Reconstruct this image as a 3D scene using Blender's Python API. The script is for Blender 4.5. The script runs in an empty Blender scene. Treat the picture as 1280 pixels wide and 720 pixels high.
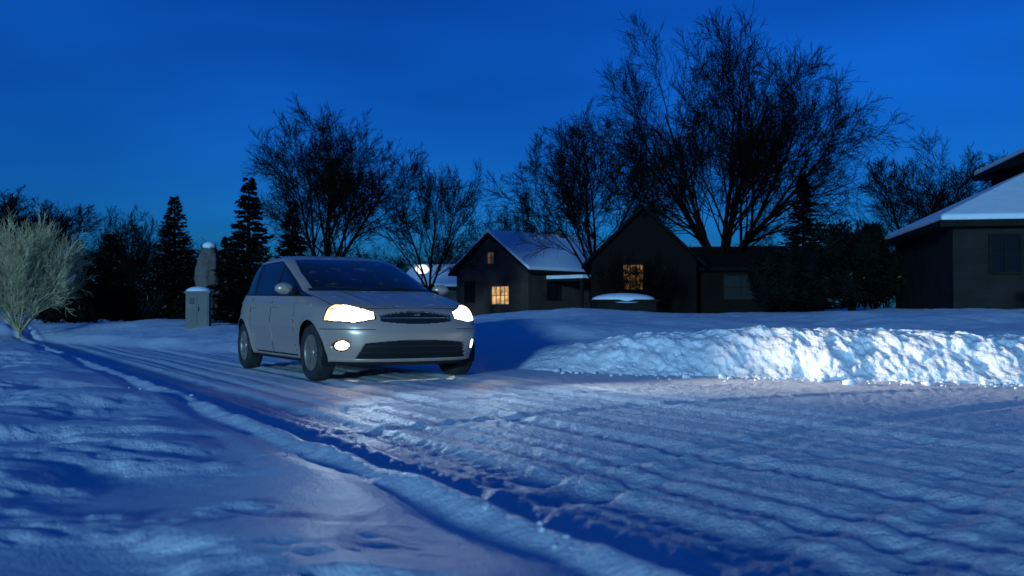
import bpy, math, random
import numpy as np
from mathutils import Vector, Matrix
random.seed(7); np.random.seed(7)
S=bpy.context.scene
# ------------------------------------------------------------ helpers
def mat(name, col=(0.5,0.5,0.5), rough=0.6, metal=0.0, emis=None, es=0.0, spec=0.5, coat=0.0):
    m=bpy.data.materials.new(name); m.use_nodes=True
    b=m.node_tree.nodes['Principled BSDF']
    b.inputs['Base Color'].default_value=(*col,1); b.inputs['Roughness'].default_value=rough
    b.inputs['Metallic'].default_value=metal; b.inputs['Specular IOR Level'].default_value=spec
    b.inputs['Coat Weight'].default_value=coat
    if emis: b.inputs['Emission Color'].default_value=(*emis,1); b.inputs['Emission Strength'].default_value=es
    return m
def N(m,t): return m.node_tree.nodes.new(t)
def LK(m,a,b): m.node_tree.links.new(a,b)
def vary(m, c1, c2, scale=3.0, bump=0.0, bscale=20.0, stretch=(1,1,1)):
    b=m.node_tree.nodes['Principled BSDF']; tc=N(m,'ShaderNodeTexCoord'); mp=N(m,'ShaderNodeMapping')
    mp.inputs['Scale'].default_value=stretch; LK(m,tc.outputs['Object'],mp.inputs['Vector'])
    n=N(m,'ShaderNodeTexNoise'); n.inputs['Scale'].default_value=scale; n.inputs['Detail'].default_value=6
    LK(m,mp.outputs[0],n.inputs['Vector'])
    r=N(m,'ShaderNodeValToRGB'); r.color_ramp.elements[0].position=.3; r.color_ramp.elements[1].position=.7
    r.color_ramp.elements[0].color=(*c1,1); r.color_ramp.elements[1].color=(*c2,1)
    LK(m,n.outputs['Fac'],r.inputs['Fac']); LK(m,r.outputs['Color'],b.inputs['Base Color'])
    if bump>0:
        n2=N(m,'ShaderNodeTexNoise'); n2.inputs['Scale'].default_value=bscale; n2.inputs['Detail'].default_value=5
        LK(m,mp.outputs[0],n2.inputs['Vector'])
        bp=N(m,'ShaderNodeBump'); bp.inputs['Distance'].default_value=bump; LK(m,n2.outputs['Fac'],bp.inputs['Height'])
        LK(m,bp.outputs['Normal'],b.inputs['Normal'])
    return m
def mesh_obj(name, verts, faces, mats=None, parent=None, smooth=False, midx=None):
    me=bpy.data.meshes.new(name); me.from_pydata([tuple(v) for v in verts],[],faces if isinstance(faces,list) else faces.tolist())
    if mats is not None:
        for m in (mats if isinstance(mats,(list,tuple)) else [mats]): me.materials.append(m)
    if midx is not None: me.polygons.foreach_set('material_index',np.asarray(midx,dtype=np.int32))
    if smooth: me.polygons.foreach_set('use_smooth',[True]*len(me.polygons))
    me.update()
    o=bpy.data.objects.new(name,me); S.collection.objects.link(o)
    if parent: o.parent=parent
    return o
def empty(name, loc=(0,0,0), rot=0):
    o=bpy.data.objects.new(name,None); o.location=loc; o.rotation_euler=(0,0,rot); S.collection.objects.link(o); return o
class MB:
    def __init__(s): s.v=[]; s.f=[]; s.m=[]
    def add(s,vs,fs,mi=0):
        o=len(s.v); s.v.extend(vs); s.f.extend([tuple(i+o for i in f) for f in fs]); s.m.extend([mi]*len(fs))
    def box(s,x0,x1,y0,y1,z0,z1,mi=0):
        s.add([(x0,y0,z0),(x1,y0,z0),(x1,y1,z0),(x0,y1,z0),(x0,y0,z1),(x1,y0,z1),(x1,y1,z1),(x0,y1,z1)],
              [(0,3,2,1),(4,5,6,7),(0,1,5,4),(1,2,6,5),(2,3,7,6),(3,0,4,7)],mi)
    def obj(s,name,mats,parent=None,smooth=False): return mesh_obj(name,s.v,s.f,mats,parent,smooth,s.m)
P=np.random.RandomState(3).permutation(4096); RV=np.random.RandomState(5).rand(4096)
def vn(x,y,seed=0):
    xi=np.floor(x).astype(np.int64); yi=np.floor(y).astype(np.int64); xf=x-xi; yf=y-yi
    u=xf*xf*xf*(xf*(xf*6-15)+10); w=yf*yf*yf*(yf*(yf*6-15)+10)
    def h(a,b): return RV[(P[(a+seed*131)&4095]+b)&4095]
    a=h(xi,yi);b=h(xi+1,yi);c=h(xi,yi+1);d=h(xi+1,yi+1)
    return (a*(1-u)+b*u)*(1-w)+(c*(1-u)+d*u)*w-.5
def fbm(x,y,o=4,seed=0,g=.5):
    r=0;a=1
    for i in range(o): 
        r=r+a*vn(x*2**i+i*17.3,y*2**i-i*9.1,seed+i); a*=g
        x,y=.8*x+.6*y,-.6*x+.8*y
    return r
def ss(a,b,x):
    t=np.clip((x-a)/(b-a),0,1); return t*t*(3-2*t)
# ------------------------------------------------------------ world
w=bpy.data.worlds.new("World"); S.world=w; w.use_nodes=True
nt=w.node_tree; bg=nt.nodes['Background']
SUN_EL=math.radians(7); to_sun=Vector((-0.34,-1,0)).normalized()
sky=nt.nodes.new('ShaderNodeTexSky'); sky.sky_type='NISHITA'; sky.sun_disc=False
sky.sun_elevation=SUN_EL; sky.sun_rotation=math.atan2(to_sun.x,to_sun.y)
sky.ozone_density=4.0; sky.air_density=1.2; sky.dust_density=0.3
tc=nt.nodes.new('ShaderNodeTexCoord'); mp=nt.nodes.new('ShaderNodeMapping'); mp.inputs['Scale'].default_value=(1.2,1.2,5)
mp.inputs['Rotation'].default_value=(0.1,0.12,0)
nz=nt.nodes.new('ShaderNodeTexNoise'); nz.inputs['Scale'].default_value=1.3; nz.inputs['Detail'].default_value=3
nt.links.new(tc.outputs['Generated'],mp.inputs['Vector']); nt.links.new(mp.outputs[0],nz.inputs['Vector'])
rp=nt.nodes.new('ShaderNodeValToRGB'); rp.color_ramp.elements[0].position=.3; rp.color_ramp.elements[1].position=.72
rp.color_ramp.elements[0].color=(0.012,0.18,0.68,1); rp.color_ramp.elements[1].color=(0.035,0.40,1.28,1)
nt.links.new(nz.outputs['Fac'],rp.inputs['Fac'])
mx=nt.nodes.new('ShaderNodeMix'); mx.data_type='RGBA'; mx.blend_type='MULTIPLY'; mx.inputs['Factor'].default_value=1
nt.links.new(sky.outputs[0],mx.inputs['A']); nt.links.new(rp.outputs[0],mx.inputs['B'])
nt.links.new(mx.outputs['Result'],bg.inputs['Color']); bg.inputs['Strength'].default_value=0.122
sd=bpy.data.lights.new('sun','SUN'); sd.energy=1.75; sd.angle=math.radians(4); sd.color=(.34,.73,1)
so=bpy.data.objects.new('sun',sd); S.collection.objects.link(so)
dv=Vector((to_sun.x*math.cos(SUN_EL),to_sun.y*math.cos(SUN_EL),math.sin(SUN_EL)))
so.rotation_euler=dv.to_track_quat('Z','Y').to_euler(); so.location=(0,-20,20)
# ------------------------------------------------------------ snow material
def snow_mat(name,b1=0.02,b2=0.006,s1=9,s2=70,st=(1,1,1),rz=0):
    m=mat(name,(.82,.85,.9),.5,spec=.35); b=m.node_tree.nodes['Principled BSDF']
    tc=N(m,'ShaderNodeTexCoord'); mp=N(m,'ShaderNodeMapping'); mp.inputs['Scale'].default_value=st; mp.inputs['Rotation'].default_value=(0,0,rz)
    LK(m,tc.outputs['Object'],mp.inputs['Vector'])
    n1=N(m,'ShaderNodeTexNoise'); n1.inputs['Scale'].default_value=s1; n1.inputs['Detail'].default_value=8; n1.inputs['Roughness'].default_value=.62
    n2=N(m,'ShaderNodeTexNoise'); n2.inputs['Scale'].default_value=s2; n2.inputs['Detail'].default_value=4
    LK(m,mp.outputs[0],n1.inputs['Vector']); LK(m,tc.outputs['Object'],n2.inputs['Vector'])
    p1=N(m,'ShaderNodeBump'); p1.inputs['Distance'].default_value=b1; LK(m,n1.outputs['Fac'],p1.inputs['Height'])
    p2=N(m,'ShaderNodeBump'); p2.inputs['Distance'].default_value=b2; LK(m,n2.outputs['Fac'],p2.inputs['Height'])
    LK(m,p1.outputs['Normal'],p2.inputs['Normal']); LK(m,p2.outputs['Normal'],b.inputs['Normal'])
    r=N(m,'ShaderNodeValToRGB'); r.color_ramp.elements[0].color=(.66,.77,.88,1); r.color_ramp.elements[1].color=(.86,.91,.96,1)
    LK(m,n1.outputs['Fac'],r.inputs['Fac']); LK(m,r.outputs[0],b.inputs['Base Color'])
    return m
M_snow=snow_mat('snow',.030,.008,7); M_road=snow_mat('packed_snow',.030,.018,14,60,(.7,1.2,1),math.radians(12)); M_bank=snow_mat('ploughed_snow',.05,.015,6,40)
M_rsnow=snow_mat('roof_snow',.02,.004,3,20)
# ------------------------------------------------------------ terrain
BX=[-60,-12,-5,-1,0,1.5,3.5,6,9,20,80]; BY=[70,26.5,19.5,15.9,14.9,13.6,12.7,11.6,10.8,10,10]
def vcoord(x,y): return .87*x+.49*y, .49*x-.87*y
def H(x,y):
    v,s=vcoord(x,y)
    ve=1.90+.05*vn(s*.35,s*0,3)+.015*vn(s*1.3,s*0,4)+.010*vn(s*4,s*0,6)
    d=v-ve; q=y-np.interp(x,BX,BY)
    z=0*x
    left=ss(-.02,-.45,d)
    lump=.11*fbm(x*.45,y*.32,2,11)+.024*fbm(x*1.4,y*1.1,3,12)
    cr=fbm(x*.9+.5*y,y*1.3-.3*x,5,21,.56); crust=.065*ss(-.25,.35,cr)
    z=z+left*(.12+lump+crust*ss(-.3,-1.0,d))+.12*ss(-.9,-5,d)
    z=z+.105*np.exp(-((d+.10)/.11)**2)*(1+.30*fbm(s*2,d*3,3,5))
    z=z+.012*fbm(s*9,d*9,2,8)*np.exp(-((d+.1)/.18)**2)
    z=z-.06*np.exp(-((d-.12)/.08)**2)
    z=z+.03*np.exp(-((d-.31)/.07)**2)
    road=ss(.0,.3,d)*ss(.6,-.3,q)
    tex=.010*fbm(v*.9,s*.35,2,31)+.006*fbm(x*5,y*6,3,33,.55)+.009*fbm(x*15,y*17,2,35,.7)
    tr=0*x
    tread=(.5+.5*np.sin(s*42))
    for vv,wd,dp in ((3.95,.13,.028),(5.6,.13,.028),(3.0,.09,.016),(3.3,.07,.012),(4.6,.09,.014),(5.0,.07,.010),(2.55,.11,.026),(6.2,.1,.014)):
        k=v-(vv+.10*vn(s*.22,s*0,int(vv*10)))
        tr=tr-dp*np.exp(-(k/wd)**4)*(.75+.35*tread)+.35*dp*np.exp(-((np.abs(k)-wd*1.6)/.05)**2)
    for cx,cy,R,dp in ((9.5,-2.5,14.2,.018),(9.5,-2.5,15.7,.016),(16,-6,17.5,.014),(16,-6,18.9,.012),(22,-14,27.5,.014),(22,-14,29,.014),(30,-30,44,.012),(30,-30,45.6,.012)):
        k=np.sqrt((x-cx)**2+(y-cy)**2)-R+.1*vn(x*.4,y*.4,9)
        tr=tr-dp*np.exp(-(k/.10)**4)+.35*dp*np.exp(-((np.abs(k)-.17)/.05)**2)
    z=z+road*(tex+tr)
    A=np.interp(x,[-30,-8,0,4,9,14,40],[.34,.34,.38,.45,.62,.72,.75]); RL=np.interp(x,[-10,-3,4,9],[5,7,14,15])
    z=z+ss(-.1,1.3,q)*.20*(1+.6*fbm(x*.5,y*.5,3,41))+ss(.0,1,q/RL)*A+ss(.3,2,q)*.12*fbm(x*.35,y*.22,4,43)
    z=z+.34*np.exp(-((x-2.0)/2.8)**2-((y-31)/3.0)**2)+.18*np.exp(-((x-.2)/1.6)**2-((y-21)/2)**2)
    z=z+ss(.2,1.2,q)*.02*fbm(x*3,y*3,3,47)
    return z
dense=np.arange(-40,40.001,.085); coarse=np.arange(42,318.01,3.0)
ang=np.radians(np.concatenate([dense,coarse])); na=len(ang)
rr=np.concatenate([np.geomspace(.4,1.6,20)[:-1],np.geomspace(1.6,60,620),np.geomspace(62,900,50)]); nr=len(rr)
R,Ag=np.meshgrid(rr,ang,indexing='ij'); X=R*np.sin(Ag); Y=R*np.cos(Ag); Z=H(X,Y)
Z=Z-ss(1.6,.6,R)*.1
V=np.stack([X.ravel(),Y.ravel(),Z.ravel()],1); V=np.vstack([V,[0,0,float(Z[0].mean())]])
i=np.arange(nr-1)[:,None]; j=np.arange(na)[None,:]; j2=(j+1)%na
F=np.stack([i*na+j,i*na+j2,(i+1)*na+j2,(i+1)*na+j],-1).reshape(-1,4)
fc=V[F].mean(1); v_,s_=vcoord(fc[:,0],fc[:,1]); isroad=((v_-1.95)>.25)&((fc[:,1]-np.interp(fc[:,0],BX,BY))<.2)
def fastmesh(name,V,F,m,smooth=True,parent=None,midx=None):
    used=np.unique(F); mp_=-np.ones(len(V),dtype=np.int64); mp_[used]=np.arange(len(used)); F2=mp_[F]; V2=V[used]
    me=bpy.data.meshes.new(name); me.vertices.add(len(V2)); me.vertices.foreach_set('co',V2.astype(np.float32).ravel())
    k=F.shape[1]; me.loops.add(F2.size); me.loops.foreach_set('vertex_index',F2.astype(np.int32).ravel())
    me.polygons.add(len(F2)); me.polygons.foreach_set('loop_start',np.arange(0,F2.size,k,dtype=np.int32))
    me.polygons.foreach_set('loop_total',np.full(len(F2),k,dtype=np.int32))
    for mm in (m if isinstance(m,(list,tuple)) else [m]): me.materials.append(mm)
    if midx is not None: me.polygons.foreach_set('material_index',midx.astype(np.int32))
    me.polygons.foreach_set('use_smooth',np.full(len(F2),smooth)); me.update(calc_edges=True); me.validate()
    o=bpy.data.objects.new(name,me); S.collection.objects.link(o)
    if parent: o.parent=parent
    return o
F=F[:,::-1]
fastmesh('snowy_ground',V,F[~isroad],M_snow); fastmesh('snow_covered_road',V,F[isroad],M_road)
# ------------------------------------------------------------ snow bank
bx=np.linspace(-.6,16,1350); 
nb=150; c=np.linspace(0,1,nb)
BXg,C=np.meshgrid(bx,c,indexing='ij')
base=np.interp(BXg,BX,BY); base=base+.25*vn(BXg*.8,BXg*0,61)+.12*vn(BXg*2.5,BXg*0,62)
hgt=ss(-.6,2.2,BXg)*(.55+.14*vn(BXg*.45,BXg*0,63)+.07*vn(BXg*1.7,BXg*0,64)+.03*vn(BXg*5,BXg*0,69))
prof=ss(0,.40,C)*(1-.55*ss(.5,1,C))
yy=base-.15+C*2.4; zz=hgt*prof
n1=fbm(BXg*2.2,C*3+zz*2,4,71,.6); n2=fbm(BXg*7,C*12,3,72,.6)
env=ss(0,.08,C)*ss(1,.8,C)*ss(-.4,1.6,BXg)
ch=np.abs(fbm(BXg*3.2,C*6,3,75)); 
yy=yy-env*(.14*n1+.05*n2+.10*ch); zz=zz+env*(.05*n1+.03*n2+.03*ch)
zb=H(BXg,yy); bz=np.where(C<.5,np.minimum(zb,.05),0)
bz=bz+zz-.06*(1-ss(0,.06,C)); bz=np.where(C>.6,np.maximum(bz,zb-.3*ss(.85,1,C)),bz)
Vb=np.stack([BXg.ravel(),yy.ravel(),bz.ravel()],1)
i=np.arange(len(bx)-1)[:,None]; j=np.arange(nb-1)[None,:]
Fb=np.stack([i*nb+j,(i+1)*nb+j,(i+1)*nb+j+1,i*nb+j+1],-1).reshape(-1,4)
fastmesh('snow_bank',Vb,Fb,M_bank)
# loose clods of snow along the bank foot and road edge (one object)
def clods():
    R_=np.random.RandomState(91); VV=[];FF=[];off=0
    nu,nv_=8,5
    def put(x,y,r):
        nonlocal off
        z=float(H(np.array([x]),np.array([y]))[0]); vs=[]
        sx,sy,sz=R_.uniform(.7,1.3,3); ph0=R_.rand()*6
        for a in range(nv_+1):
            th=math.pi*a/nv_
            for b in range(nu):
                ph=2*math.pi*b/nu+ph0; q=r*(1+R_.uniform(-.22,.22)*(0<a<nv_)); vs.append((x+q*sx*math.sin(th)*math.cos(ph),y+q*sy*math.sin(th)*math.sin(ph),z+r*.3+q*sz*.7*math.cos(th)))
        f=[(off+a*nu+b,off+(a+1)*nu+b,off+(a+1)*nu+(b+1)%nu,off+a*nu+(b+1)%nu) for a in range(nv_) for b in range(nu)]
        VV.extend(vs);FF.extend(f);off+=len(vs)
    for k in range(230):
        x=R_.uniform(.6,9); y=float(np.interp(x,BX,BY))-abs(R_.normal(0,.38))+.05; put(x,y,min(.07,.012+R_.exponential(.014)))
    for k in range(110):
        s=R_.uniform(-11,-2.5); v=1.95+R_.normal(.15,.25); x=.87*v+.49*s; y=.49*v-.87*s; put(x,y,min(.022,.004+R_.exponential(.005)))
    o=fastmesh('snow_clods',np.array(VV),np.array(FF),M_bank)
clods()
# ------------------------------------------------------------ tree generators
def norm(v):
    l=math.sqrt(v[0]**2+v[1]**2+v[2]**2)+1e-9; return (v[0]/l,v[1]/l,v[2]/l)
def cross(a,b): return (a[1]*b[2]-a[2]*b[1],a[2]*b[0]-a[0]*b[2],a[0]*b[1]-a[1]*b[0])
class TubeB:
    def __init__(s): s.v=[]; s.f=[]
    def tube(s,pts,rad,n):
        base=len(s.v); k=len(pts)
        for a in range(k):
            p=pts[a]; q=pts[min(a+1,k-1)]; o=pts[max(a-1,0)]
            d=norm((q[0]-o[0],q[1]-o[1],q[2]-o[2]))
            ref=(1,0,0) if abs(d[0])<.8 else (0,1,0)
            u=norm(cross(d,ref)); w=cross(d,u); r=rad[a]
            for t in range(n):
                an=2*math.pi*t/n; c_=math.cos(an)*r; s_=math.sin(an)*r
                s.v.append((p[0]+u[0]*c_+w[0]*s_,p[1]+u[1]*c_+w[1]*s_,p[2]+u[2]*c_+w[2]*s_))
        for a in range(k-1):
            for t in range(n):
                t2=(t+1)%n; s.f.append((base+a*n+t,base+a*n+t2,base+(a+1)*n+t2,base+(a+1)*n+t))
def bare_tree(name,loc,h,hw,seed,stems=5,trunk_r=.28,fork=.18,kids=(7,7,6,5),spread=.55,m=None,twig=.010,ratio=.56,w0=.075):
    rnd=random.Random(seed); T=TubeB(); G=rnd.gauss
    def grow(p,d,L,r,lvl):
        ns=7 if lvl==0 else (5 if lvl==1 else (4 if lvl==2 else 2)); pts=[p]; rad=[r]; st=L/ns
        rend=max(r*.25,twig*.6)
        wob=w0+.022*lvl
        for a in range(ns):
            d=norm((d[0]+G(0,wob),d[1]+G(0,wob),d[2]+G(0,wob*.7)+(.045 if lvl<2 else .03)))
            p=(p[0]+d[0]*st,p[1]+d[1]*st,p[2]+d[2]*st); pts.append(p); rad.append(r+(rend-r)*(a+1)/ns)
        T.tube(pts,rad,6 if lvl<2 else (4 if lvl==2 else 3))
        if lvl>=len(kids): return
        nk=kids[lvl]+rnd.randint(-1,1)
        for b in range(nk):
            t=.16+.84*(b+rnd.random())/nk; t=min(t,.999); a=int(t*ns); fr=t*ns-a
            q=tuple(pts[a][x]*(1-fr)+pts[a+1][x]*fr for x in range(3))
            dd=norm(tuple(pts[a+1][x]-pts[a][x] for x in range(3)))
            az=rnd.random()*2*math.pi; ref=(1,0,0) if abs(dd[0])<.8 else (0,1,0)
            u=norm(cross(dd,ref)); ww=cross(dd,u); an=math.radians(rnd.uniform(20,46))
            nd=tuple(dd[x]*math.cos(an)+(u[x]*math.cos(az)+ww[x]*math.sin(az))*math.sin(an) for x in range(3))
            rr_=(r+(rend-r)*t)*rnd.uniform(.42,.62)
            grow(q,nd,L*ratio*rnd.uniform(.75,1.15)*(1.15-.40*t),max(rr_,twig),lvl+1)
    th=h*fork
    T.tube([(0,0,-.3),(0,0,0),(.02*h*G(0,.3),0,th*.5),(0,0,th)],[trunk_r*1.3,trunk_r*1.1,trunk_r*.9,trunk_r*.85],8)
    for a in range(stems):
        az=2*math.pi*(a+.3*rnd.random())/stems+seed; tilt=spread*rnd.uniform(.45,1.1) if a else .1
        d=(math.sin(tilt)*math.cos(az),math.sin(tilt)*math.sin(az),math.cos(tilt))
        grow((0,0,th*.92),d,h*.62,trunk_r*rnd.uniform(.36,.55),0)
    V=np.array(T.v); mz=np.percentile(V[:,2],99.8); mxr=np.percentile(np.abs(V[:,0]),98.5)
    V[:,2]*=h/mz; V[:,0]*=hw/mxr; V[:,1]*=hw/mxr
    o=fastmesh(name,V,np.array(T.f),m or M_bark,True)
    o.location=loc; return o
M_bark=vary(mat('bark',(.03,.025,.02),.95,spec=.03),(.006,.004,.003),(.012,.008,.006),6)
M_pale=vary(mat('pale_lit_twigs',(.4,.4,.3),.8,spec=.2),(.36,.30,.15),(.80,.66,.40),3)  # warm pale twig colour stands in for light falling on the shrub
def gz(x,y): return float(H(np.array([float(x)]),np.array([float(y)]))[0])
def bt(x,y,top,hw,seed,**k):
    g=gz(x,y); return bare_tree('bare_tree',(x,y,g),top-g,hw,seed,**k)
bt(8.9,42,12.9,5.8,3,stems=10,trunk_r=.30,kids=(9,8,7,6),spread=.80,twig=.0085,fork=.14)
bt(3.9,47,10.2,4.5,5,stems=7,trunk_r=.2,kids=(8,8,6,5),spread=.72,twig=.010)
bt(-7.9,42,9.4,4.0,11,stems=7,trunk_r=.22,kids=(8,8,7,5),spread=.66,twig=.0085)
bt(-3.9,47,7.9,3.2,14,stems=6,trunk_r=.16,kids=(8,7,6,4),spread=.8,twig=.0085)
bt(.8,76,10,3.8,17,stems=6,trunk_r=.2,kids=(8,7,6,4),spread=.7,twig=.014)
bt(25.3,60,11.6,4.6,19,stems=7,trunk_r=.22,kids=(8,7,6,5),spread=.7,twig=.011)
bt(-27.3,55,7.6,3.6,23,stems=6,trunk_r=.2,kids=(8,7,6,4),spread=.7,twig=.011)
bt(-22.2,58,7.0,2.8,29,stems=6,trunk_r=.16,kids=(7,7,5,4),spread=.7,twig=.011)
g=gz(-14.1,28.5)
o=bare_tree('pale_lit_shrub',(-14.1,28.5,g),3.6-g,1.55,33,stems=17,trunk_r=.07,fork=.04,kids=(9,8,6),spread=.95,m=M_pale,twig=.006)  # lit look of this shrub is put into its twig colour
def distant():
    rnd=random.Random(77); proto=[]
    for sd in (101,102,103):
        o=bare_tree('tmp',(0,0,0),1,.42,sd,stems=5,trunk_r=.02,kids=(6,5,4),spread=.6,twig=.0020)
        me=o.data; v=np.empty(len(me.vertices)*3); me.vertices.foreach_get('co',v); f=np.empty(len(me.loops),dtype=np.int32); me.loops.foreach_get('vertex_index',f)
        proto.append((v.reshape(-1,3).copy(),f.reshape(-1,4).copy())); bpy.data.objects.remove(o)
    VV=[];FF=[];off=0
    for k in range(150):
        t=k/149; x=-75+150*t+rnd.uniform(-2,2); y=rnd.uniform(84,112); h=rnd.uniform(4.5,8)
        v,f=proto[rnd.randrange(3)]; a=rnd.random()*6.28; c_,s_=math.cos(a),math.sin(a)
        q=np.stack([(v[:,0]*c_-v[:,1]*s_)*h*1.2+x,(v[:,0]*s_+v[:,1]*c_)*h*1.2+y,v[:,2]*h+.3],1); VV.append(q);FF.append(f+off);off+=len(q)
    fastmesh('distant_woods',np.vstack(VV),np.vstack(FF),M_bark)
distant()
# conifers
M_needle=vary(mat('needles',(.03,.05,.03),.9,spec=.05),(.003,.006,.005),(.008,.012,.009),2.5)
M_frost=vary(mat('snowy_needles',(.3,.34,.36),.8,spec=.2),(.03,.04,.045),(.12,.14,.16),5)
def quads(name,C4,mi,trunk,x,y,g,m):
    nv=len(trunk.v); Vt=np.array(trunk.v); Ft=np.array(trunk.f)
    n=len(C4); V=np.vstack([Vt,C4.reshape(-1,3)]); F=np.vstack([Ft,nv+np.arange(n*4).reshape(-1,4)])
    o=fastmesh(name,V,F,m,False,None,np.concatenate([np.zeros(len(Ft),int),mi])); o.location=(x,y,g); return o
def conifer(name,x,y,top,hw,seed,snow=.04,taper=.9):
    R_=np.random.RandomState(seed); g=gz(x,y); h=top-g; T=TubeB()
    T.tube([(0,0,-.3),(0,0,h*.5),(0,0,h*.98)],[.13,.08,.015],6)
    rows=[]; nb=int(h*95)
    t=R_.rand(nb)**1.25; z=.1+t*(h-.12); rad=(hw*(1-t)**taper*R_.uniform(.62,1.15,nb)*(1+.12*np.sin(z*7+seed)))+.05
    az=R_.rand(nb)*6.283
    for k in range(nb):
        n=max(4,int(rad[k]/.045)); f=(np.arange(n)+R_.rand(n))/n; f=f**.7
        ca,sa=math.cos(az[k]),math.sin(az[k]); rl=rad[k]; dr=R_.uniform(-.40,-.02)*rl
        p=np.stack([ca*rl*f,sa*rl*f,z[k]+dr*f+.18*rl*f*f],1)
        for sg in (-1,1):
            a2=az[k]+sg*R_.uniform(.1,1.0,n); sz=(.20*(1.1-.5*f))*R_.uniform(.6,1.25,n); dz=R_.uniform(-.55,.2,n)*sz
            dx=np.cos(a2)*sz; dy=np.sin(a2)*sz; tw=R_.uniform(-.25,.25,n)*sz
            q=np.stack([p,p+np.stack([dx*.6-dy*.16,dy*.6+dx*.16,dz*.5+tw],1),p+np.stack([dx,dy,dz],1),p+np.stack([dx*.6+dy*.16,dy*.6-dx*.16,dz*.5-tw],1)],1)
            rows.append(q)
    C4=np.vstack(rows); mi=np.where(R_.rand(len(C4))<snow,2,1)
    return quads(name,C4,mi,T,x,y,g,[M_bark,M_needle,M_frost])
conifer('spruce_tree',-12.9,38,5.3,1.45,1,snow=.08)
conifer('spruce_tree',-7.95,30,4.95,1.2,2,snow=.02)
conifer('spruce_tree',-7.5,34,4.7,1.0,3,snow=.02)
conifer('spruce_tree',-17.0,42,4.2,1.4,4,snow=.03)
conifer('spruce_tree',-19.3,45,3.2,1.3,5,snow=.03)
conifer('spruce_tree',-14.6,41,3.3,1.2,6,snow=.03)
conifer('spruce_tree',12.9,44,7.0,1.9,7,snow=.01)
conifer('spruce_tree',-10.3,36,3.6,1.0,8,snow=.03)
def shrub(name,x,y,top,hx,hy,seed,n=9000,snow=.02):
    R_=np.random.RandomState(seed); rnd=random.Random(seed); g=gz(x,y); h=top-g; T=TubeB()
    for k in range(7):
        a=rnd.random()*6.28; T.tube([(0,0,-.2),(math.cos(a)*hx*.3,math.sin(a)*hy*.3,h*.4),(math.cos(a)*hx*.6,math.sin(a)*hy*.6,h*.75)],[.05,.03,.01],4)
    lob=np.array([(rnd.uniform(-.65,.65)*hx,rnd.uniform(-.65,.65)*hy,rnd.uniform(.2,.74)*h,rnd.uniform(.25,.45)) for _ in range(20)]+[(0,0,.4*h,.5)]*2)
    L=lob[R_.randint(len(lob),size=n)]; d=R_.randn(n,3); d/=np.linalg.norm(d,axis=1,keepdims=True); q=L[:,3]*R_.uniform(.45,1.1,n)
    p=np.stack([L[:,0]+d[:,0]*q*hx,L[:,1]+d[:,1]*q*hy,np.maximum(.02,L[:,2]+d[:,2]*q*h*.6)],1); p[:,2]=np.minimum(p[:,2],h*R_.uniform(.92,1.03,n))
    a=R_.randn(n,3)+np.array([0,0,.6]); a/=np.linalg.norm(a,axis=1,keepdims=True); b=np.cross(a,d); b/=np.linalg.norm(b,axis=1,keepdims=True)+1e-6; sz=R_.uniform(.03,.10,n)[:,None]
    C4=np.stack([p,p+(a+b*.4)*sz,p+a*sz*2.2,p+(a-b*.4)*sz],1); mi=np.where((R_.rand(n)<snow)&(d[:,2]>0),2,1)
    return quads(name,C4,mi,T,x,y,g,[M_bark,M_needle,M_frost])
shrub('evergreen_shrub',10.4,30.5,3.9,1.45,1.0,41,28000,.005)
shrub('evergreen_shrub',8.7,32,3.1,1.1,.9,42,16000,.005)
shrub('evergreen_shrub',12.0,33,3.2,1.2,.9,49,16000,.005)
shrub('evergreen_shrub',-13.2,33,1.7,.9,.7,43,9000)
shrub('evergreen_shrub',-10.6,31,1.5,.8,.7,44,9000)
shrub('evergreen_shrub',-17.2,36,2.1,1.5,.8,45,12000)
shrub('evergreen_shrub',-15.0,34,1.5,1.2,.7,46,9000,.04)
shrub('evergreen_shrub',-6.0,36,2.2,1.3,.9,47,9000)
shrub('evergreen_shrub',-3.6,40,2.1,1.1,.9,48,9000)
# ------------------------------------------------------------ houses
def siding(name,c):
    m=mat(name,c,.85,spec=.08); b=m.node_tree.nodes['Principled BSDF']
    tc=N(m,'ShaderNodeTexCoord'); wv=N(m,'ShaderNodeTexWave'); wv.bands_direction='Z'; wv.wave_profile='SAW'; wv.inputs['Scale'].default_value=1.6
    LK(m,tc.outputs['Object'],wv.inputs['Vector']); bp=N(m,'ShaderNodeBump'); bp.inputs['Distance'].default_value=.02
    LK(m,wv.outputs['Fac'],bp.inputs['Height']); LK(m,bp.outputs['Normal'],b.inputs['Normal'])
    n=N(m,'ShaderNodeTexNoise'); n.inputs['Scale'].default_value=1.5; n.inputs['Detail'].default_value=6; LK(m,tc.outputs['Object'],n.inputs['Vector'])
    r=N(m,'ShaderNodeValToRGB'); r.color_ramp.elements[0].position=.3; r.color_ramp.elements[1].position=.7
    r.color_ramp.elements[0].color=(c[0]*.7,c[1]*.7,c[2]*.7,1); r.color_ramp.elements[1].color=(c[0]*1.15,c[1]*1.15,c[2]*1.15,1)
    LK(m,n.outputs['Fac'],r.inputs['Fac']); LK(m,r.outputs[0],b.inputs['Base Color']); return m
M_sidA=siding('grey_siding',(.070,.050,.042)); M_sidB=siding('dark_siding',(.009,.007,.006)); M_sidC=siding('blue_siding',(.028,.024,.023)); M_sidL=siding('pale_siding',(.09,.08,.07))
M_trim=vary(mat('trim',(.15,.15,.15),.7,spec=.15),(.07,.07,.07),(.10,.10,.10)); M_dtrim=vary(mat('dark_trim',(.03,.027,.025),.7,spec=.1),(.010,.009,.008),(.016,.014,.013))
M_shing=vary(mat('shingles',(.05,.05,.05),.95,spec=.03),(.005,.005,.006),(.011,.011,.011),8,.01,30)
M_dglass=mat('window_glass',(.006,.008,.012),.3,spec=.10)
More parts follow.
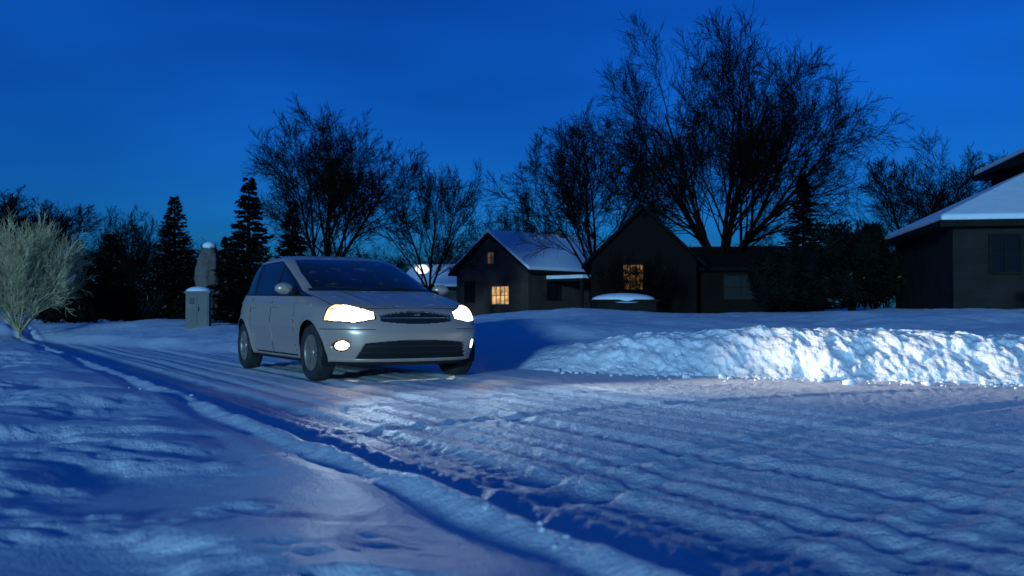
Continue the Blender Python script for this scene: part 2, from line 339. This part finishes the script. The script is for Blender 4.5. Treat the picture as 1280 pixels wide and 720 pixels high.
def litmat(name,c,s):
    m=mat(name,c,.6,emis=c,es=s,spec=.1); b=m.node_tree.nodes['Principled BSDF']; b.inputs['Base Color'].default_value=(.1,.06,.03,1); tc=N(m,'ShaderNodeTexCoord'); n=N(m,'ShaderNodeTexNoise'); n.inputs['Scale'].default_value=2.3
    LK(m,tc.outputs['Object'],n.inputs['Vector']); r=N(m,'ShaderNodeMapRange'); r.inputs['From Min'].default_value=.35; r.inputs['From Max'].default_value=.65; r.inputs['To Min'].default_value=s*.25; r.inputs['To Max'].default_value=s*1.3
    LK(m,n.outputs['Fac'],r.inputs['Value']); LK(m,r.outputs[0],b.inputs['Emission Strength']); return m
M_lit=litmat('lit_window',(1,.55,.2),.8); M_lit2=litmat('dim_lit_window',(1,.50,.17),.30); M_lit3=litmat('faint_lit_window',(1,.6,.3),.09); M_lamp=mat('lamp_glow',(1,.93,.75),.4,emis=(1,.95,.85),es=1.6)
def window(par,wx,wy,wz,ww,wh,ax,lit=False,nm='window',mv=1,mh=1,trim=None):
    B=MB(); t=.06; 
    def bx_(a0,a1,z0,z1,d0,d1,mi):
        if ax=='y': B.box(wx+a0,wx+a1,wy-d1,wy-d0,z0,z1,mi)
        elif ax=='x': B.box(wx+d0,wx+d1,wy+a0,wy+a1,z0,z1,mi)
        else: B.box(wx-d1,wx-d0,wy+a0,wy+a1,z0,z1,mi)
    a=ww/2
    bx_(-a,a,wz,wz+wh,.004,.02,1)
    bx_(-a-t,-a,wz-t,wz+wh+t,.003,.07,0); bx_(a,a+t,wz-t,wz+wh+t,.003,.07,0)
    bx_(-a,a,wz+wh,wz+wh+t,.003,.07,0); bx_(-a,a,wz-t,wz,.003,.10,0)
    for k in range(mv): xx=-a+ww*(k+1)/(mv+1); bx_(xx-.02,xx+.02,wz,wz+wh,.021,.045,0)
    for k in range(mh): z_=wz+wh*(k+1)/(mh+1); bx_(-a,a,z_-.02,z_+.02,.022,.043,0)
    return B.obj(nm,[trim or M_trim,(lit if not isinstance(lit,bool) else M_lit) if lit else M_dglass],par)
def gable(par,x0,x1,y0,y1,z0,ze,zr,wall,snow=True,axis='y',ov=.35,tag=''):
    B=MB()
    if axis=='y':
        xm=(x0+x1)/2
        B.add([(x0,y0,z0),(x1,y0,z0),(x1,y1,z0),(x0,y1,z0),(x0,y0,ze),(x1,y0,ze),(x1,y1,ze),(x0,y1,ze),(xm,y0,zr),(xm,y1,zr)],
              [(0,1,5,8,4),(1,2,6,5),(2,3,7,9,6),(3,0,4,7)],0)
    else:
        ym=(y0+y1)/2
        B.add([(x0,y0,z0),(x1,y0,z0),(x1,y1,z0),(x0,y1,z0),(x0,y0,ze),(x1,y0,ze),(x1,y1,ze),(x0,y1,ze),(x0,ym,zr),(x1,ym,zr)],
              [(0,1,5,4),(1,2,6,9,5),(2,3,7,6),(3,0,4,8,7)],0)
    B.obj('walls'+tag,[wall],par)
    def slab(o0,o1,th0,th1,mt,nm,sub=False):
        for sd in (-1,1):
            if axis=='y':
                mid=(x0+x1)/2; half=(x1-x0)/2; sl=(zr-ze)/half; L0,L1=y0-ov+o1,y1+ov-o1
                a=(mid,zr); b=(mid+sd*(half+ov-o1),zr-sl*(half+ov-o1))
                pts=[(a[0],L0,a[1]+th0),(b[0],L0,b[1]+th0),(b[0],L0,b[1]+th1),(a[0],L0,a[1]+th1),(a[0],L1,a[1]+th0),(b[0],L1,b[1]+th0),(b[0],L1,b[1]+th1),(a[0],L1,a[1]+th1)]
            else:
                mid=(y0+y1)/2; half=(y1-y0)/2; sl=(zr-ze)/half; L0,L1=x0-ov+o1,x1+ov-o1
                a=(mid,zr); b=(mid+sd*(half+ov-o1),zr-sl*(half+ov-o1))
                pts=[(L0,a[0],a[1]+th0),(L0,b[0],b[1]+th0),(L0,b[0],b[1]+th1),(L0,a[0],a[1]+th1),(L1,a[0],a[1]+th0),(L1,b[0],b[1]+th0),(L1,b[0],b[1]+th1),(L1,a[0],a[1]+th1)]
            o=mesh_obj(nm,pts,[(0,1,2,3),(7,6,5,4),(1,5,6,2),(2,6,7,3),(0,4,5,1)],mt,par)
            if nm=='roof_snow':
                md=o.modifiers.new('b','BEVEL'); md.width=.07; md.segments=3
    slab(0,0,.01,.15,M_shing if not snow else M_dtrim,'roof'+tag)
    if snow: slab(0,.04,.154,.34,M_rsnow,'roof_snow')
g=gz(-1,55)
h1=empty('gabled_house',(-1.15,55,g),-math.radians(44))
gable(h1,-2.8,2.8,0,8,-.4,2.6,4.55,M_sidA)
window(h1,.75,0,.75,1.3,.95,'y',True,'lit_window',3,1); window(h1,0.0,0,3.0,.5,.6,'y',M_lit3,'attic_window',1,1); window(h1,-1.7,0,.9,.7,1.1,'y',False,trim=M_dtrim)
window(h1,2.8,2,1.0,1.0,1.1,'x',False,trim=M_dtrim); window(h1,2.8,5.6,1.0,1.0,1.1,'x',False,trim=M_dtrim)
B=MB(); B.box(-.3,.3,5.5,6.0,3.8,5.0); B.obj('chimney',[vary(mat('brick',(.1,.05,.04),.9),(.04,.025,.02),(.08,.045,.035),12)],h1)
B=MB(); B.box(2.85,5.4,1.4,5.6,1.95,2.1,0); B.box(2.85,5.4,1.4,5.6,2.104,2.28,1)
for yy_ in (1.6,3.5,5.4): B.box(5.1,5.25,yy_-.07,yy_+.07,-.3,1.95,0)
B.obj('porch',[M_dtrim,M_rsnow],h1)
g=gz(-5,62)
h2=empty('snow_roofed_house',(-4.6,62,g),math.radians(-12))
gable(h2,-2.4,2.6,0,7,-.4,1.9,3.2,M_sidL,axis='x'); window(h2,.9,0,.7,1.0,.9,'y',False); window(h2,-1.2,0,.7,1.0,.9,'y',False)
def sphere(nm,r,loc,m,par,sc=(1,1,1),nu=24,nv=14):
    v=[];f=[]
    for a in range(nv+1):
        th=math.pi*a/nv
        for b in range(nu):
            ph=2*math.pi*b/nu; v.append((loc[0]+r*sc[0]*math.sin(th)*math.cos(ph),loc[1]+r*sc[1]*math.sin(th)*math.sin(ph),loc[2]+r*sc[2]*math.cos(th)))
    for a in range(nv):
        for b in range(nu): f.append((a*nu+b,(a+1)*nu+b,(a+1)*nu+(b+1)%nu,a*nu+(b+1)%nu))
    return mesh_obj(nm,v,f,m,par,True)
g=gz(-4.75,52)
lp=empty('yard_lamp',(-4.70,52,g))
T=TubeB(); T.tube([(0,0,-.3),(0,0,2.3)],[.05,.04],10); mesh_obj('post',T.v,T.f,M_dtrim,lp,True); sphere('globe',.29,(0,0,2.56),M_lamp,lp,(1.3,1.3,.85))
T=TubeB(); T.tube([(0,0,2.26),(0,0,2.33)],[.12,.12],12); mesh_obj('collar',T.v,T.f,M_dtrim,lp,True)
g=gz(6,40)
h3=empty('dark_gabled_house',(5.0,39,g),math.radians(-8))
gable(h3,-1.9,2.2,0,7,-.4,2.2,4.2,M_sidB,snow=False,axis='y'); 
gable(h3,2.25,7.2,1.2,6.5,-.4,1.9,2.8,M_sidB,snow=False,axis='x',tag='_wing')
window(h3,-.25,0,1.05,.75,.95,'y',M_lit2,'lit_window',2,2,M_dtrim)
window(h3,4.0,1.2,.7,1.3,.9,'y',False,trim=M_dtrim); window(h3,6.1,1.2,.7,.9,.9,'y',False,trim=M_dtrim)
h4=empty('two_storey_house',(11.75,26.5,gz(14,26)+.28),math.radians(-10))
def hip(par,x0,x1,y0,y1,ze,zr,ov=.4):
    x0-=ov;x1+=ov;y0-=ov;y1+=ov; ym=(y0+y1)/2; hl=(y1-y0)/2
    for nm,a,b,ins,mt in (('roof',-.16,.0,0,M_dtrim),('roof_snow',.004,.16,.03,M_rsnow)):
        xa,xb,ya,yb=x0+ins,x1-ins,y0+ins,y1-ins
        v=[(xa,ya,ze+a),(xb,ya,ze+a),(xb,yb,ze+a),(xa,yb,ze+a),(xa,ya,ze+b),(xb,ya,ze+b),(xb,yb,ze+b),(xa,yb,ze+b),(x0+hl,ym,zr+b),(max(x1-hl,x0+hl+.2),ym,zr+b)]
        o=mesh_obj(nm,v,[(3,2,1,0),(0,1,5,4),(1,2,6,5),(2,3,7,6),(3,0,4,7),(4,5,9,8),(5,6,9),(6,7,8,9),(7,4,8)],mt,par)
        if nm=='roof_snow': md=o.modifiers.new('b','BEVEL'); md.width=.05; md.segments=3
B=MB(); B.box(0,9,0,7.5,-.7,1.95,0); B.obj('walls',[M_sidC],h4); hip(h4,0,9,0,7.5,2.1,4.1)
B=MB(); B.box(2.95,9,2.4,7.0,2.3,4.1,0); B.obj('upper_walls',[M_sidC],h4); hip(h4,2.95,9,2.4,7.0,4.25,5.4,.45)
window(h4,1.3,0,.75,.7,.95,'y',False,trim=M_dtrim); window(h4,3.6,0,.8,1.2,1.0,'y',False); window(h4,4.1,2.4,3.1,.9,.7,'y',False)
B=MB(); B.box(2.2,2.35,-.12,-.004,-.6,1.9,0); B.box(2.35,2.95,-.09,-.004,-.6,1.9,0); B.obj('corner_trim',[M_sidL],h4)
g=gz(-25.8,60); sh=empty('garden_shed',(-25.9,60,g),.5); gable(sh,-1,1,0,2.4,-.3,1.6,2.5,M_sidL)
g=gz(3.8,35)
tb=empty('snow_capped_planter',(3.75,33.5,g+.1),.1)
B=MB(); B.box(-1.0,1.0,-.5,.5,-.3,.42,0); B.box(-1.08,1.08,-.58,.58,.424,.5,0); ob_=B.obj('planter_body',[M_dtrim],tb)
o=sphere('snow_cap',1,(0,0,.5),M_rsnow,tb,(1.08,.6,.22))
g=gz(-8.6,27)
uc=empty('utility_cabinet',(-8.5,27,g-.05),.15)
M_cab=vary(mat('cabinet_paint',(.32,.34,.33),.6),(.11,.105,.10),(.155,.15,.14))
B=MB(); B.box(-.3,.3,-.22,.22,-.2,.98,0); B.box(-.33,.33,-.25,.25,.983,1.04,0); B.box(-.26,-.01,-.235,-.224,.15,.9,0); B.box(.01,.26,-.235,-.224,.15,.9,0); B.box(.03,.05,-.25,-.236,.5,.62,1); 
for k in range(4): B.box(-.2,-.06,-.242,-.237,.7+.04*k,.715+.04*k,1)
B.obj('body',[M_cab,M_dtrim],uc); sphere('snow_cap',1,(0,0,1.04),M_rsnow,uc,(.33,.25,.13))
g=gz(-9.1,30)
M_burl=vary(mat('burlap',(.28,.27,.25),.95),(.09,.078,.068),(.15,.135,.12),6,.03,18)
v=[];f=[];nu=40;prof_=[(0,.22),(.3,.27),(.6,.29),(1.0,.33),(1.3,.34),(1.6,.33),(1.9,.31),(2.1,.26),(2.25,.18),(2.36,.09),(2.4,.02)]
for a,(z_,r_) in enumerate(prof_):
    for b in range(nu):
        ph=2*math.pi*b/nu; r2=r_*(1+.09*math.sin(5*ph+a*.8)+.05*math.sin(9*ph-a)); v.append((r2*math.cos(ph)+.03*math.sin(a),r2*math.sin(ph),z_))
for a in range(len(prof_)-1):
    for b in range(nu): f.append((a*nu+b,a*nu+(b+1)%nu,(a+1)*nu+(b+1)%nu,(a+1)*nu+b))
wp=empty('wrapped_shrub',(-9.15,30,g)); mesh_obj('burlap_wrap',v,f,M_burl,wp,True); sphere('snow_cap',1,(0.02,0,2.3),M_rsnow,wp,(.2,.2,.14))
for (x,y,top,hw,sd) in ((3.9,36,3.1,.8,61),(5.0,35.5,3.0,.9,62),(13.2,24,1.9,.6,63)):
    g=gz(x,y); bare_tree('bare_shrub',(x,y,g),top-g,hw,sd,stems=8,trunk_r=.05,fork=.1,kids=(8,7,4),spread=.7,twig=.006)
# ------------------------------------------------------------ CAR
ZS=.885
car=empty('parked_car',(-2.40,14.45,-.005),math.radians(-60.5)); car.scale=(1.20,1.20,1.18)
K=np.array([
(.19,1.98,-1.95,.79,-.2),(.24,2.05,-2.02,.83,-.2),(.32,2.10,-2.07,.86,-.2),(.45,2.135,-2.10,.885,-.2),(.56,2.14,-2.11,.90,-.2),
(.64,2.125,-2.11,.908,-.2),(.72,2.10,-2.10,.908,-.2),(.80,2.06,-2.09,.90,-.2),(.86,2.00,-2.085,.893,-.2),(.90,1.91,-2.08,.885,-.2),
(.94,1.77,-2.075,.876,-.2),(.98,1.60,-2.07,.866,-.2),(1.02,1.40,-2.06,.855,-.2),(1.06,1.20,-2.05,.843,-.2),(1.09,1.07,-2.04,.833,-.2),
(1.13,.975,-2.03,.820,-.2),(1.22,.79,-2.00,.795,-.22),(1.32,.56,-1.95,.765,-.26),(1.42,.31,-1.88,.730,-.32),(1.50,.08,-1.81,.695,-.40),
(1.55,-.10,-1.74,.655,-.48),(1.585,-.28,-1.65,.60,-.56),(1.61,-.46,-1.50,.51,-.66),(1.625,-.62,-1.30,.38,-.76),(1.632,-.74,-1.08,.22,-.84),(1.635,-.84,-.90,.04,-.87)])
def pchip(x,y,xs):
    h=np.diff(x); dl=np.diff(y)/h; d=np.zeros_like(y)
    for k in range(1,len(x)-1):
        if dl[k-1]*dl[k]>0:
            w1=2*h[k]+h[k-1];w2=h[k]+2*h[k-1]; d[k]=(w1+w2)/(w1/dl[k-1]+w2/dl[k])
    d[0]=dl[0];d[-1]=dl[-1]
    i=np.clip(np.searchsorted(x,xs)-1,0,len(x)-2); t=(xs-x[i])/h[i]
    return (2*t**3-3*t**2+1)*y[i]+(t**3-2*t**2+t)*h[i]*d[i]+(-2*t**3+3*t**2)*y[i+1]+(t**3-t**2)*h[i]*d[i+1]
tt=np.concatenate([[0],np.cumsum(np.sqrt(np.diff(K[:,0])**2+np.diff(K[:,1])**2))])
ts=np.linspace(0,tt[-1],int(tt[-1]/.0080)); KK=[pchip(tt,K[:,c_],ts) for c_ in range(5)]
NF,NR=280,160; MM=2.5
def half(a,wd,n,cnt):
    ph=np.linspace(0,math.pi/2,900); x=a*np.cos(ph)**(2/n); y=wd*np.sin(ph)**(2/MM)
    L=np.concatenate([[0],np.cumsum(np.hypot(np.diff(x),np.diff(y)))]); s=np.linspace(0,L[-1],cnt)
    return np.interp(s,L,x),np.interp(s,L,y)
rings=[]
for z_,xf_,xr_,w_,xc_ in zip(*KK):
    af=max(xf_-xc_,.01); ar=max(xc_-xr_,.01)
    fx,fy=half(af,w_,2.0+3.1*af,NF); bx2,by2=half(ar,w_,2.0+3.2*ar,NR)
    hx=np.concatenate([xc_+fx,(xc_-bx2)[::-1][1:]]); hy=np.concatenate([fy,by2[::-1][1:]])
    x=np.concatenate([hx,hx[::-1][1:-1]]); y=np.concatenate([hy,-hy[::-1][1:-1]])
    rings.append(np.stack([x,y,np.full_like(x,z_)],1))
RG=np.array(rings); nR,nC,_=RG.shape
RX,RY,RZ=RG[...,0].copy(),RG[...,1].copy(),RG[...,2].copy()
XF=KK[1][:,None]+0*RX; XR=KK[2][:,None]+0*RX; WW=KK[3][:,None]+0*RX; AY=np.abs(RY)
WX=(1.33,-1.36); WZ=.292; RA=.350
def classify(x,ay,z,xf,xr,w,yy=None):
    m=np.zeros(x.shape,int)
    ws=(z>1.125)&(z<1.545)&(x>xf-.20)&(ay/w<.88)&(x>-.6); m[ws]=1
    cw=(z>1.085)&(z<=1.125)&(x>xf-.25)&(ay/w<.9)&(x>.7); m[cw]=2
    belt=1.055-.02*x
    sg=(z>belt)&(z<1.505-.02*(x+.5)**2)&(x<xf-.36)&(x>xr+.33)&(ay/w>.6)
    bp=(np.abs(x+.12+.10*(z-1.2))<.035); cp=(np.abs(x+1.06+.2*(z-1.2))<.045); ap=np.abs(x-.56)<.02
    m[sg]=1; m[sg&(bp|cp|ap)]=2
    rim=(z>belt-.022)&(z<1.525-.02*(x+.5)**2)&(x<xf-.335)&(x>xr+.31)&(ay/w>.6)&~sg; m[rim]=2
    rw=(z>1.15)&(z<1.5)&(x<xr+.14)&(ay/w<.85); m[rw]=1
    zc=.785+.11*(ay-.5); hh=.035+.064*np.clip((ay-.44)/.20,0,1)
    hl=(x>1.66)&(ay>.45)&(np.abs(z-zc)<hh)
    hr=(x>1.64)&(ay>.435)&(np.abs(z-zc)<hh+.012)&~hl; m[hr]=3
    m[hl]=4
    b=hl&(np.hypot(ay-.68,z-.81)<.075); m[b]=5
    m[hl&(x<1.73)]=8
    gt=.815-.05*(ay/.40)**2; gb=.69+.03*(ay/.40)**2
    gr=(x>1.9)&(ay<.375)&(z<gt)&(z>gb); gs=(x>1.9)&(ay<.395)&(z<gt+.012)&(z>gb-.012)&~gr
    m[gs]=6; m[gr]=2; m[gr&(np.abs(z-.752)<.006)]=6
    lw=.62-.36*(z-.26); li=(x>1.7)&(ay<lw)&(z>.275)&(z<.49-.03*(ay/.5)**2)
    m[li]=3
    m[li&((np.abs(z-.345)<.006)|(np.abs(z-.415)<.006))]=2
    fy_=.74
    m[(x>1.6)&(np.hypot(ay-fy_,(z-.43)*.9)<.066)]=2
    m[(x>1.6)&(np.hypot(ay-fy_,(z-.43)*.9)<.050)]=7
    m[(z<.235)]=3
    side=(ay/w>.9)
    for gx,zb_,zt in ((.78,.30,1.03),(-.12,.28,1.05)):
        m[side&(np.abs(x-gx)<.006)&(z>zb_)&(z<zt)]=3
    gx2=-1.02+.12*np.clip((.75-z)/.3,0,1)
    m[side&(np.abs(x-gx2)<.006)&(z>.5)&(z<1.07)]=3
    m[side&(np.abs(z-.275)<.006)&(x<.8)&(x>-.9)]=3
    m[(x>1.6)&(np.abs(z-(.62))<.0045)&(ay>.45)]=3
    m[(x>1.15)&(ay<.80)&(np.abs(x-(1.985-.30*(ay/.8)**4))<.006)&(z>.84)]=3
    m[(x>1.05)&(x<1.70)&(np.abs(ay-(.775-.03*(x-1.1)))<.005)&(z>.9)]=3
    m[(x<xr+.25)&(z>.8)&(z<1.05)&(ay/w>.72)]=9
    return m
clsV=classify(RX,AY,RZ,XF,XR,WW)
dxy=np.stack([np.gradient(RX,axis=1),np.gradient(RY,axis=1)],-1); nn=np.stack([dxy[...,1],-dxy[...,0]],-1); nn/=(np.linalg.norm(nn,axis=-1,keepdims=True)+1e-9)
off=np.where((clsV==3)&(RZ<.6),-.022,0)+np.where((clsV==3)&(RZ>=.6),-.006,0)+np.where((clsV==2)&(RX>1.5),-.018,0)+np.where(clsV==1,-.006,0)+np.where((clsV==4)|(clsV==5),-.006,0)+np.where(clsV==7,-.004,0)
off=np.where((clsV==3)&(RZ<.24),-.03,off)
side=ss(.85,.97,AY/WW); RZC=RZ*ZS
off=off+.010*np.exp(-((RZ-.93+.02*RX)/.022)**2)*side*(RX<1.3)*(RX>-1.9)-.014*np.exp(-((RZ-.50)/.10)**2)*side*((RX<.8)&(RX>-.9))
for wx in WX:
    r=np.hypot(RX-wx,RZC-WZ); off=off+.022*np.exp(-((r-RA)/.05)**2)*side
off=off+.018*np.exp(-((RZ-.245)/.03)**2)*(RX>1.5)
RX2=RX+nn[...,0]*off; RY2=RY+nn[...,1]*off; RZ2=RZC.copy()
bon=(RX>1.05)&(RZ>.88)&(RZ<1.09); RZ2=RZ2+bon*(.010*np.exp(-((AY-.42-.1*(1.9-RX))/.05)**2))*ss(1.05,1.2,RX)*ss(2.0,1.8,RX)
for wx in WX:
    r=np.hypot(RX2-wx,RZ2-WZ); k=(r<RA)&(r>RA-.03)&(AY>.5); sc_=np.where(k,RA/np.maximum(r,1e-6),1)
    RX2=np.where(k,wx+(RX2-wx)*sc_,RX2); RZ2=np.where(k,WZ+(RZ2-WZ)*sc_,RZ2)
Vc=np.stack([RX2.ravel(),RY2.ravel(),RZ2.ravel()],1)
i=np.arange(nR-1)[:,None]; j=np.arange(nC)[None,:]; j2=(j+1)%nC
Fc=np.stack([i*nC+j,i*nC+j2,(i+1)*nC+j2,(i+1)*nC+j],-1).reshape(-1,4)
orig=np.stack([RX.ravel(),AY.ravel(),RZ.ravel(),XF.ravel(),XR.ravel(),WW.ravel()],1); fo=orig[Fc].mean(1)
cls=classify(fo[:,0],fo[:,1],fo[:,2],fo[:,3],fo[:,4],fo[:,5])
keep=np.ones(len(Fc),bool); fcc=Vc[Fc].mean(1)
for wx in WX: keep&=~((np.hypot(fcc[:,0]-wx,fcc[:,2]-WZ)<RA-.002)&(np.abs(fcc[:,1])>.5))
PB=(.62,.44,.34)
M_paint=mat('silver_paint',PB,.33,metal=.35,coat=.3)
def frostify(m,base,lo,hi,zlo=.55,scale=7):
    b=m.node_tree.nodes['Principled BSDF']; tc=N(m,'ShaderNodeTexCoord'); n=N(m,'ShaderNodeTexNoise'); n.inputs['Scale'].default_value=scale; n.inputs['Detail'].default_value=9; n.inputs['Roughness'].default_value=.7
    LK(m,tc.outputs['Object'],n.inputs['Vector']); ge=N(m,'ShaderNodeNewGeometry'); sx=N(m,'ShaderNodeSeparateXYZ'); LK(m,ge.outputs['Normal'],sx.inputs[0])
    mr=N(m,'ShaderNodeMapRange'); mr.inputs['From Min'].default_value=zlo; mr.inputs['From Max'].default_value=.98; mr.inputs['To Min'].default_value=-.25; mr.inputs['To Max'].default_value=.12; LK(m,sx.outputs['Z'],mr.inputs['Value'])
    ad=N(m,'ShaderNodeMath'); LK(m,n.outputs['Fac'],ad.inputs[0]); LK(m,mr.outputs[0],ad.inputs[1])
    r=N(m,'ShaderNodeMapRange'); r.inputs['From Min'].default_value=lo; r.inputs['From Max'].default_value=hi; LK(m,ad.outputs[0],r.inputs['Value'])
    mx=N(m,'ShaderNodeMix'); mx.data_type='RGBA'; mx.inputs['A'].default_value=(*base,1); mx.inputs['B'].default_value=(.8,.83,.88,1); LK(m,r.outputs[0],mx.inputs['Factor']); LK(m,mx.outputs['Result'],b.inputs['Base Color'])
    ro=N(m,'ShaderNodeMapRange'); ro.inputs['To Min'].default_value=b.inputs['Roughness'].default_value; ro.inputs['To Max'].default_value=.8; LK(m,r.outputs[0],ro.inputs['Value']); LK(m,ro.outputs[0],b.inputs['Roughness'])
    me=N(m,'ShaderNodeMath'); me.operation='MULTIPLY_ADD'; me.inputs[1].default_value=-b.inputs['Metallic'].default_value; me.inputs[2].default_value=b.inputs['Metallic'].default_value; LK(m,r.outputs[0],me.inputs[0]); LK(m,me.outputs[0],b.inputs['Metallic'])
frostify(M_paint,PB,.65,.84)
M_glass=mat('car_glass',(.012,.014,.018),.07,spec=.5); frostify(M_glass,(.012,.014,.018),.66,1.5,zlo=0)
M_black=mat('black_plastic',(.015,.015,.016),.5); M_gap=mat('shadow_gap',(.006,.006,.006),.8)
M_lens=mat('headlamp_lens',(.6,.58,.52),.12,emis=(1,.86,.62),es=4.5,coat=.5); M_bulb=mat('headlamp_bulb',(1,1,1),.3,emis=(1,.94,.82),es=40)
M_chrome=mat('chrome',(.5,.45,.4),.25,metal=1); M_fog=mat('fog_lamp',(1,.9,.7),.3,emis=(1,.78,.46),es=3.5); M_amber=mat('turn_signal',(.6,.4,.2),.2,emis=(1,.72,.40),es=1.4); M_tail=mat('tail_lamp',(.3,.01,.01),.2)
mats=[M_paint,M_glass,M_black,M_gap,M_lens,M_bulb,M_chrome,M_fog,M_amber,M_tail]
fastmesh('body',Vc,Fc[keep],mats,True,car,cls[keep])
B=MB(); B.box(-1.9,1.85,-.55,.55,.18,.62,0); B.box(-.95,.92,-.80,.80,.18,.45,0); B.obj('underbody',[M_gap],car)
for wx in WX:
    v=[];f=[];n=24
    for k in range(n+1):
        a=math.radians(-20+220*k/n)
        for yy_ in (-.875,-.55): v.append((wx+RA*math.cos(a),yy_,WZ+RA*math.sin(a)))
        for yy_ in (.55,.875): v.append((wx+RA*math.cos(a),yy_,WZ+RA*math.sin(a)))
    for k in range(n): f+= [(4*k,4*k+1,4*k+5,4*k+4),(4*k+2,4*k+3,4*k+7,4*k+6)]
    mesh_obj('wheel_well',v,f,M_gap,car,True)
M_tyre=vary(mat('tyre',(.02,.02,.02),.85),(.012,.012,.013),(.04,.042,.045),9,.004,40); M_rim=mat('alloy_rim',(.40,.33,.27),.4,metal=.6); M_disc=mat('brake_disc',(.04,.04,.04),.5,metal=.5)
def wheel(wx,side,steer=0):
    e=empty('wheel',(wx,side*.80,WZ)); e.parent=car; e.rotation_euler=(0,0,steer); e.scale=(.925,.925,.925)
    n=64; prof=[(.205,.085),(.225,.10),(.27,.108),(.305,.098),(.320,.075),(.325,.04),(.325,0),(.325,-.04),(.320,-.075),(.30,-.1),(.21,-.09)]
    v=[];f=[]
    for k in range(n):
        a=2*math.pi*k/n
        for r,y in prof:
            rr2=r+(.004 if (k%2 and r>.318) else 0); v.append((rr2*math.cos(a),side*y,rr2*math.sin(a)))
    m_=len(prof)
    for k in range(n):
        for q in range(m_-1): k2=(k+1)%n; f.append((k*m_+q,k*m_+q+1,k2*m_+q+1,k2*m_+q))
    mesh_obj('tyre',v,f,M_tyre,e,True)
    v=[];f=[];prof=[(.208,.088),(.20,.092),(.19,.075),(.185,.02),(.18,-.06)]; m_=len(prof)
    for k in range(n):
        a=2*math.pi*k/n
        for r,y in prof: v.append((r*math.cos(a),side*y,r*math.sin(a)))
    for k in range(n):
        for q in range(m_-1): k2=(k+1)%n; f.append((k*m_+q,k*m_+q+1,k2*m_+q+1,k2*m_+q))
    mesh_obj('rim',v,f,M_rim,e,True)
    B=MB()
    for k in range(7):
        a=2*math.pi*k/7+.2; c_,s_=math.cos(a),math.sin(a)
        def pt(r,t,y): return (r*c_-t*s_,side*y,r*s_+t*c_)
        B.add([pt(.03,-.024,.07),pt(.03,.024,.07),pt(.197,.016,.082),pt(.197,-.016,.082),pt(.03,-.03,.03),pt(.03,.03,.03),pt(.197,.022,.04),pt(.197,-.022,.04)],
              [(0,1,2,3),(7,6,5,4),(0,4,5,1),(1,5,6,2),(2,6,7,3),(3,7,4,0)])
    B.obj('spokes',[M_rim],e)
    T=TubeB(); T.tube([(0,side*.03,0),(0,side*.078,0),(0,side*.084,0),(0,side*.0845,0)],[.055,.055,.04,.001],20); mesh_obj('hub',T.v,T.f,M_rim,e,True)
    T=TubeB(); T.tube([(0,side*.0,0),(0,side*.02,0),(0,side*.0205,0)],[.15,.15,.001],32); mesh_obj('brake_disc',T.v,T.f,M_disc,e,True)
for sd in (-1,1): wheel(WX[0],sd,math.radians(3)); wheel(WX[1],sd)
for sd in (-1,1):
    sphere('mirror_shell',1,(.62,sd*.955,1.12*ZS),M_paint,car,(.075,.105,.066)); sphere('mirror_base',1,(.64,sd*.86,1.08*ZS),M_black,car,(.05,.07,.03))
    for hx_ in (.02,-.88):
        sphere('door_handle',1,(hx_+.02,sd*.90,.90*ZS),M_paint,car,(.085,.026,.016))
B=MB(); B.box(2.055,2.085,-.035,.035,.685,.705,0); B.obj('grille_badge',[M_chrome],car)
T=TubeB(); T.tube([(-1.1,0,1.62*ZS),(-1.25,0,1.78*ZS)],[.006,.003],6); mesh_obj('antenna',T.v,T.f,M_black,car)
T=TubeB()
for y0_,y1_ in ((.52,-.02),(-.10,-.60)): T.tube([(1.06-.12*y0_**2,y0_,1.10*ZS),(1.03-.1*((y0_+y1_)/2)**2,(y0_+y1_)/2,1.125*ZS),(.99-.1*y1_**2,y1_,1.15*ZS)],[.009,.009,.007],5)
mesh_obj('wipers',T.v,T.f,M_black,car)
def lamp(typ,loc,aim,energy,col,size=.1,spot=None,blend=.5,nm='headlamp_light'):
    l=bpy.data.lights.new(nm,typ); l.energy=energy; l.color=col
    if typ=='SPOT': l.spot_size=spot; l.spot_blend=blend; l.shadow_soft_size=size
    o=bpy.data.objects.new(nm,l); S.collection.objects.link(o); o.parent=car; o.location=loc
    o.rotation_euler=Vector(aim).to_track_quat('-Z','Y').to_euler(); return o
for sd in (-1,1):
    lamp('SPOT',(2.08,sd*.68,.72),(1,.22,.38),400,(.60,.84,1),.05,math.radians(112),1.0)
    lamp('SPOT',(2.08,sd*.68,.72),(1,1.22,.19),1500,(1,.87,.70),.05,math.radians(58),1.0)
    lamp('SPOT',(2.10,sd*.74,.38),(1,sd*.1,-.05),5,(1,.76,.42),.03,math.radians(130),.8,'fog_light')
# ------------------------------------------------------------ camera
cd=bpy.data.cameras.new('camera'); cam=bpy.data.objects.new('camera',cd); S.collection.objects.link(cam); S.camera=cam
cd.sensor_width=36; cd.lens=35; cd.clip_end=2000; cd.clip_start=.05
cam.location=(0,0,.85); cam.rotation_euler=(math.radians(90+1.38),0,0)
cd.dof.use_dof=True; cd.dof.focus_distance=13; cd.dof.aperture_fstop=2.4
S.view_settings.view_transform='Standard'; S.view_settings.look='None'; S.view_settings.exposure=0
